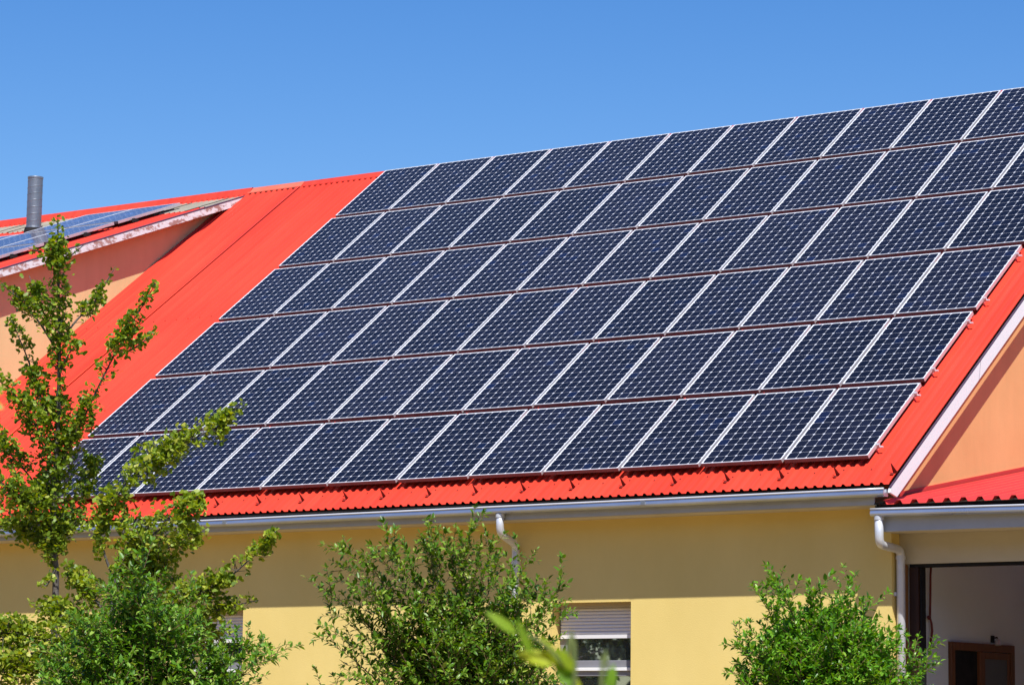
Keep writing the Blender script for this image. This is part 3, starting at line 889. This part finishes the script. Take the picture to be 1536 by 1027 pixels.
def fan_tree(name, label, dist, trunk, limbs, mat_leaf, seed, leaf=0.052, density=1.0, trunk_r=0.032):
    """trunk = [(px, py)], limbs = [(depth swing, [(px, py, spread px)])]; leaf sprays of fan leaves sit along every limb"""
    rg = random.Random(seed)
    s = dist / FPX
    base = at(trunk[0][0], trunk[0][1], dist)
    root = empty(name, (base.x, base.y, 0))
    tag(root, label, 'tree', 'fan-leaved young trees')
    tp = [Vector((base.x, base.y, -0.05))] + [at(x, y, dist) for x, y in trunk]
    tp = smooth_path(tp, 5)
    rad = [trunk_r * (1 - 0.85 * (i / (len(tp) - 1)) ** 1.3) for i in range(len(tp))]
    MB().tube(tp, rad, 10).build('trunk', MAT['bark'], root, smooth=True)
    L = Leaves(); B = MB()
    for swing, pts in limbs:
        n = len(pts)
        P = [at(x, y, dist + swing * (i / max(n - 1, 1)) + rg.uniform(-.03, .03)) for i, (x, y, r) in enumerate(pts)]
        Rr = [p[2] for p in pts]
        Ps = smooth_path(P, 5)
        ln = sum((Ps[i + 1] - Ps[i]).length for i in range(len(Ps) - 1))
        B.tube(Ps, [0.0095 * (1 - 0.85 * i / (len(Ps) - 1)) + 0.0015 for i in range(len(Ps))], 6)
        nd = int(ln / 0.0019 * density)
        gate = rg.uniform(0, 6.28)
        for _ in range(nd):
            t = rg.random()
            p, d = poly_at(Ps, t)
            x = t * (n - 1); i = min(int(x), n - 2)
            r = (Rr[i] + (Rr[i + 1] - Rr[i]) * (x - i)) * s
            if rg.random() > ((r / s / 33) ** 1.75 + 0.013) * (0.30 + 1.25 * max(0.0, min(1.0, 0.5 + 0.7 * math.sin(t * ln * 9.0 + gate) + 0.4 * math.sin(t * ln * 23.0 + 2 * gate)))): continue
            # a short twig out of the limb
            out = rvec(rg); out = (out - d * out.dot(d) * 0.5).normalized()
            out = (out + UP * 0.25 + d * 0.35).normalized()
            l = r * (rg.random() ** 0.55) * 1.25
            q = p + out * l
            if l > 0.05 and rg.random() < 0.3: B.tube([p, p.lerp(q, .5) + rvec(rg) * 0.01, q], [0.004, 0.003, 0.0015], 4, cap=False)
            k = rg.choice([2, 3, 4, 5])
            for _k in range(k):
                t2 = rg.uniform(0.45, 1.0) if l > 0.05 else 1.0
                c = p.lerp(q, t2)
                dd = (rvec(rg) + out * 0.6 + UP * 0.1).normalized()
                nn = (rvec(rg) * 0.8 + UP * 0.55 + SUN * 0.35).normalized()
                L.fan(c, dd, nn, leaf * rg.uniform(0.6, 1.12), rg)
    B.build('branches', MAT['bark'], root, smooth=True)
    L.build('crown', mat_leaf, root)
    return root

# tall slim tree in front of the roof
fan_tree('ginkgo_tree', 'tall slim tree with fan leaves and bare grey trunk before the red roof', 26.0,
    [(83, 905), (82, 835), (80, 760), (85, 680), (88, 600), (89, 520), (88, 450), (87, 390), (87, 328)],
    [(0.1, [(82, 840, 14), (80, 780, 42), (84, 710, 40), (87, 640, 26), (88, 600, 14)]),
     (-0.1, [(86, 640, 24), (88, 580, 15), (89, 520, 18), (88, 470, 28), (87, 420, 22), (87, 380, 20), (87, 355, 9), (86, 328, 5)]),
     (-.35, [(82, 800, 10), (50, 765, 30), (15, 735, 28), (-25, 705, 24)]),
     (.4, [(82, 815, 10), (45, 800, 26), (10, 775, 22), (-25, 755, 18)]),
     (.3, [(80, 770, 10), (45, 715, 24), (15, 680, 18), (-2, 645, 8)]),
     (-.4, [(84, 700, 8), (55, 640, 24), (25, 595, 20), (0, 572, 12), (-15, 560, 6)]),
     (.25, [(86, 660, 8), (62, 600, 20), (44, 545, 20), (28, 505, 11), (16, 478, 4)]),
     (-.2, [(88, 530, 6), (60, 485, 19), (35, 455, 15), (16, 438, 7), (2, 424, 4)]),
     (.2, [(88, 510, 6), (66, 470, 18), (54, 440, 14), (44, 414, 6)]),
     (.3, [(89, 515, 6), (115, 480, 18), (138, 458, 15), (155, 430, 6), (171, 404, 3)]),
     (-.3, [(88, 700, 6), (112, 655, 22), (138, 600, 18), (165, 545, 22), (190, 500, 20), (208, 468, 15), (222, 445, 6), (234, 424, 3)]),
     (.2, [(185, 530, 6), (205, 520, 10), (220, 508, 8), (232, 496, 3)]),
     (.3, [(82, 820, 8), (105, 790, 28), (125, 745, 24), (138, 690, 16)]),
     (-.2, [(88, 560, 5), (104, 530, 14), (116, 515, 12)]),
     (-.25, [(83, 850, 4), (75, 870, 8), (66, 880, 6)]),
     (.1, [(88, 400, 4), (110, 380, 8), (128, 366, 3)]),
     (-.1, [(88, 390, 4), (60, 378, 8), (42, 372, 3)])],
    MAT['leaf_fan'], 3, leaf=0.044, density=1.25)
# lower spreading tree
fan_tree('ginkgo_tree', 'low spreading yellow-green tree whose long limb crosses the lowest solar panels', 23.0,
    [(165, 1040), (162, 960), (172, 890), (188, 830), (210, 770)],
    [(.2, [(175, 880, 10), (150, 800, 18), (172, 740, 22), (215, 705, 28), (262, 672, 26), (305, 650, 22), (338, 632, 15), (364, 600, 4)]),
     (-.2, [(180, 870, 10), (205, 820, 34), (245, 790, 36), (280, 765, 22), (298, 745, 8)]),
     (.3, [(185, 850, 10), (225, 835, 34), (265, 815, 28), (300, 800, 12)]),
     (-.5, [(185, 930, 10), (245, 912, 30), (295, 892, 26), (340, 868, 20), (375, 838, 18), (398, 818, 12), (414, 796, 3)]),
     (-.3, [(240, 930, 10), (290, 925, 24), (340, 910, 13), (388, 900, 5)]),
     (.2, [(165, 930, 10), (140, 895, 26), (118, 868, 18), (100, 850, 8)]),
     (.3, [(165, 960, 10), (120, 935, 30), (75, 915, 20), (50, 908, 8)]),
     (-.3, [(160, 985, 10), (100, 965, 34), (45, 955, 30), (-15, 945, 26)]),
     (-.4, [(160, 1010, 10), (100, 1010, 40), (40, 1005, 40), (-20, 1000, 30)]),
     (.1, [(175, 900, 10), (190, 880, 40), (215, 870, 40), (250, 860, 30)]),
     (.1, [(165, 1000, 10), (210, 960, 45), (270, 950, 45), (330, 945, 25)]),
     (.2, [(185, 800, 6), (186, 760, 12), (196, 700, 6), (212, 665, 3)])],
    MAT['leaf_fan_y'], 8, leaf=0.043, density=1.35, trunk_r=0.04)

def shrub(name, label, base, dist, tips, mat_leaf, seed, nstem, leaf, twigs=(13, 18), sprays=(), stem_m='stem', arch=0.35, fill=None):
    """arching stems from the base; tips(rg) gives (side, up, depth) of a stem's end; sprays = [(px, py)] ends of long loose shoots"""
    rg = random.Random(seed)
    root = empty(name, (base.x, base.y, 0))
    tag(root, label, 'shrub', 'shrubs before the yellow wall')
    side = Vector((RIGHT.x, RIGHT.y, 0)).normalized(); dep = Vector((FWD.x, FWD.y, 0)).normalized()
    L = Leaves(); B = MB()
    def twig(P, r0, r1, t0, step, lf):
        B.tube(P, [r0 + (r1 - r0) * i / (len(P) - 1) for i in range(len(P))], 5, cap=False)
        ln = sum((P[i + 1] - P[i]).length for i in range(len(P) - 1))
        k = max(3, int(ln * (1 - t0) / step)); ph = rg.random() * 6.28
        for i in range(k + 1):
            t = t0 + (1 - t0) * i / k
            p, d = poly_at(P, t)
            ph += 2.4
            a = d.orthogonal().normalized(); b = d.cross(a)
            o = (a * math.cos(ph) + b * math.sin(ph))
            dd = (d * rg.uniform(.35, .9) + o * 0.75 + UP * rg.uniform(-.15, .3)).normalized()
            if i == k: dd = d
            nn = (UP * 0.8 + rvec(rg) * 0.55 - o * 0.2 + SUN * 0.2).normalized()
            ln_ = lf * rg.uniform(0.5, 1.3) * (1 - 0.35 * t * t)
            L.blade(p, dd, nn, ln_, ln_ * rg.uniform(.40, .52), rg)
    ends = [tips(rg) for _ in range(nstem)]
    stems = []
    for sx, uz, dy in ends:
        e = Vector((base.x, base.y, 0)) + side * sx + dep * dy + UP * uz
        stems.append((e, arch))
    for (px, py) in sprays:
        stems.append((at(px, py, dist + rg.uniform(-.35, .25)), 0.75))
    for e, ar in stems:
        b0 = Vector((base.x, base.y, 0)) + side * rg.uniform(-.12, .12) + dep * rg.uniform(-.12, .12)
        mid = b0.lerp(e, 0.5); mid = Vector((b0.x + (mid.x - b0.x) * (1 - ar), b0.y + (mid.y - b0.y) * (1 - ar), e.z * (0.62 + 0.25 * ar)))
        P = [b0 * (1 - t) ** 2 + mid * 2 * t * (1 - t) + e * t * t for t in [i / 12 for i in range(13)]]
        P = [p + rvec(rg) * 0.012 for p in P]
        twig(P, 0.010, 0.0014, 0.5, 0.016, leaf)
        for _ in range(rg.randint(*twigs)):
            t = rg.uniform(0.35, 0.95)
            p, d = poly_at(P, t)
            o = rvec(rg); o = (o - d * o.dot(d)).normalized()
            l = rg.uniform(0.14, 0.42) * (1.15 - t * 0.6)
            dd = (d * 0.8 + o * 0.8 + UP * 0.25).normalized()
            q = p + dd * l + UP * rg.uniform(-.06, .05)
            m_ = p.lerp(q, .5) + UP * 0.03 * l
            twig([p, m_, q, q + (q - m_).normalized() * 0.02 - UP * 0.004], 0.0026, 0.0010, 0.05, 0.0145, leaf * 0.92)
    B.build('stems', MAT[stem_m], root, smooth=True)
    L.build('foliage', mat_leaf, root)
    return root

def dome(hw, ztop, zlow, hd=None):
    hd = hd or hw
    def f(rg):
        while True:
            a, b = rg.uniform(-1, 1), rg.uniform(-1, 1)
            if a * a + b * b < 1: break
        z = zlow + (ztop - zlow) * math.sqrt(max(0, 1 - (a * a + b * b))) * rg.uniform(0.86, 1.03)
        return a * hw, z, b * hd
    return f

pB = at(690, 1000, 20.0)
shrub('shrub', 'loose arching shrub with long sprays under the left downpipe, beside the window', Vector((pB.x, pB.y, 0)), 20.0, dome(0.74, 2.50, 1.45), MAT['leaf_olive'], 21, 72, 0.064,
      sprays=[(462, 866), (478, 880), (512, 818), (556, 822), (600, 806), (628, 798), (655, 800), (690, 796), (706, 786), (740, 812), (470, 948), (492, 912), (486, 935), (462, 1030), (512, 1000),
              (806, 826), (820, 868), (852, 876), (862, 912), (846, 950), (836, 985), (560, 850), (585, 830), (720, 820), (770, 850), (545, 835), (525, 880), (800, 880), (780, 905), (640, 815), (670, 810), (575, 815), (610, 835), (750, 835), (500, 840), (530, 850), (560, 900), (505, 905), (830, 900), (815, 930)], arch=0.3)
pC = at(1232, 1000, 22.0)
shrub('shrub', 'dense bright green shrub growing in front of the right corner of the yellow wall', Vector((pC.x, pC.y, 0)), 22.0, dome(0.74, 2.52, 1.45), MAT['leaf_green'], 33, 150, 0.068,
      sprays=[(1146, 848), (1158, 860), (1176, 880), (1134, 884), (1228, 872), (1276, 868), (1288, 880), (1318, 922), (1334, 944), (1345, 962), (1096, 964), (1112, 930), (1100, 1000), (1412, 962), (1408, 992), (1390, 985), (1212, 888), (1310, 900)], arch=0.25)
pA = at(205, 1010, 20.5)
shrub('shrub', 'mid green shrub with oval leaves and brown stems, growing before the low spreading tree', Vector((pA.x, pA.y, 0)), 20.5, dome(0.76, 2.42, 1.45), MAT['leaf_mid'], 47, 100, 0.068,
      sprays=[(220, 800), (165, 862), (200, 850), (250, 850), (428, 965), (415, 985), (398, 960), (372, 955), (432, 970), (402, 1010), (300, 880), (110, 925)], arch=0.3)

# sapling close to the camera, out of focus
def sapling(name, label, px, py, dist, stems, seed):
    rg = random.Random(seed)
    b = at(px, py, dist)
    root = empty(name, (b.x, b.y, 0))
    tag(root, label, 'plant', 'out-of-focus saplings')
    B = MB(); L = Leaves()
    for pts, lvs in stems:
        P = [Vector((b.x, b.y, 0)), Vector((b.x, b.y, 0)).lerp(at(*pts[0], dist), .5)] + [at(x, y, dist) for x, y in pts]
        P = smooth_path(P, 5)
        B.tube(P, [0.004 - 0.0025 * i / (len(P) - 1) for i in range(len(P))], 6)
        for (x0, y0), (x1, y1), wd in lvs:
            p = at(x0, y0, dist); q = at(x1, y1, dist + rg.uniform(-.012, .012)); d = q - p
            nn = (-FWD * 0.8 + UP * 0.5 + rvec(rg) * 0.25).normalized()
            L.blade(p, d.normalized(), nn, d.length, wd, rg)
    B.build('stem', MAT['greenstem'], root, smooth=True)
    L.build('leaves', MAT['leaf_near'], root)
sapling('sapling', 'blurred green sapling close to the camera in front of the window', 850, 1060, 3.0,
        [([(862, 1040), (845, 1000), (815, 965), (775, 945)], [((778, 952), (730, 914), 0.013), ((800, 985), (776, 930), 0.010), ((842, 996), (772, 974), 0.022), ((846, 1004), (812, 950), 0.010), ((862, 1035), (830, 978), 0.018), ((862, 1010), (838, 968), 0.012), ((870, 1045), (848, 1000), 0.015)]),
         ([(900, 1060), (915, 1040)], [((912, 1040), (921, 996), 0.013)])], 4)
sapling('sapling', 'blurred green leaf of a near sapling at the left edge of the picture', -60, 900, 4.0,
        [([(-50, 800), (-40, 680), (-22, 600)], [((-22, 600), (8, 578), 0.016), ((-20, 606), (6, 612), 0.018), ((-36, 660), (-70, 630), 0.02), ((-30, 640), (-8, 660), 0.02)])], 6)

# broad tree standing out of frame whose mirror image shows in the window panes
def broad_tree(name, label, loc, h, cr, seed, nleaf):
    rg = random.Random(seed)
    root = empty(name, loc)
    tag(root, label, 'tree')
    B = MB(); base = Vector(loc)
    B.tube([base, base + Vector((.05, 0, h * .3)), base + Vector((0, .05, h * .55))], [0.14, 0.11, 0.07], 10)
    cl = []
    for i in range(26):
        v = rvec(rg); c = base + Vector((v.x * cr, v.y * cr, h * 0.66 + v.z * h * 0.3)) * 1.0
        B.tube([base + Vector((0, 0, h * rg.uniform(.25, .5))), base.lerp(c, .6) + Vector((0, 0, h * .15)), c], [0.05, 0.03, 0.01], 6)
        cl.append(c)
    B.build('trunk', MAT['bark'], root, smooth=True)
    L = Leaves()
    for i in range(nleaf):
        c = rg.choice(cl); p = c + rvec(rg) * cr * 0.42 * rg.random() ** .4
        L.blade(p, rvec(rg), (rvec(rg) + UP * .5).normalized(), rg.uniform(.10, .17), 0.08, rg)
    L.build('crown', MAT['leaf_wood'], root)
broad_tree('broadleaf_tree', 'broad leafy tree mirrored dark in the window panes', (-3.2, -15.5, 0), 6.2, 2.1, 77, 5200)

# unseen ring of trees added to block low sky; also mirrored in the panes
def sky_block_wood():
    rg = random.Random(90)
    L = Leaves()
    for i in range(64):
        a = R(-160 + 165 * i / 63 + rg.uniform(-1.5, 1.5))
        rad = rg.uniform(44, 56)
        c = Vector((14 + rad * math.cos(a), -6 + rad * math.sin(a), 0))
        h = rg.uniform(13, 18)
        for _ in range(260):
            v = rvec(rg) * rg.random() ** 0.4
            L.blade(c + Vector((v.x * 4.2, v.y * 4.2, h * (0.52 + 0.48 * v.z))), rvec(rg), (rvec(rg) + UP * .4).normalized(), rg.uniform(0.8, 1.5), 0.7, rg)
    tag(L.build('sky_block_wood', MAT['leaf_wood'], None), 'unseen wood added to block the low sky', kind='stuff')
sky_block_wood()
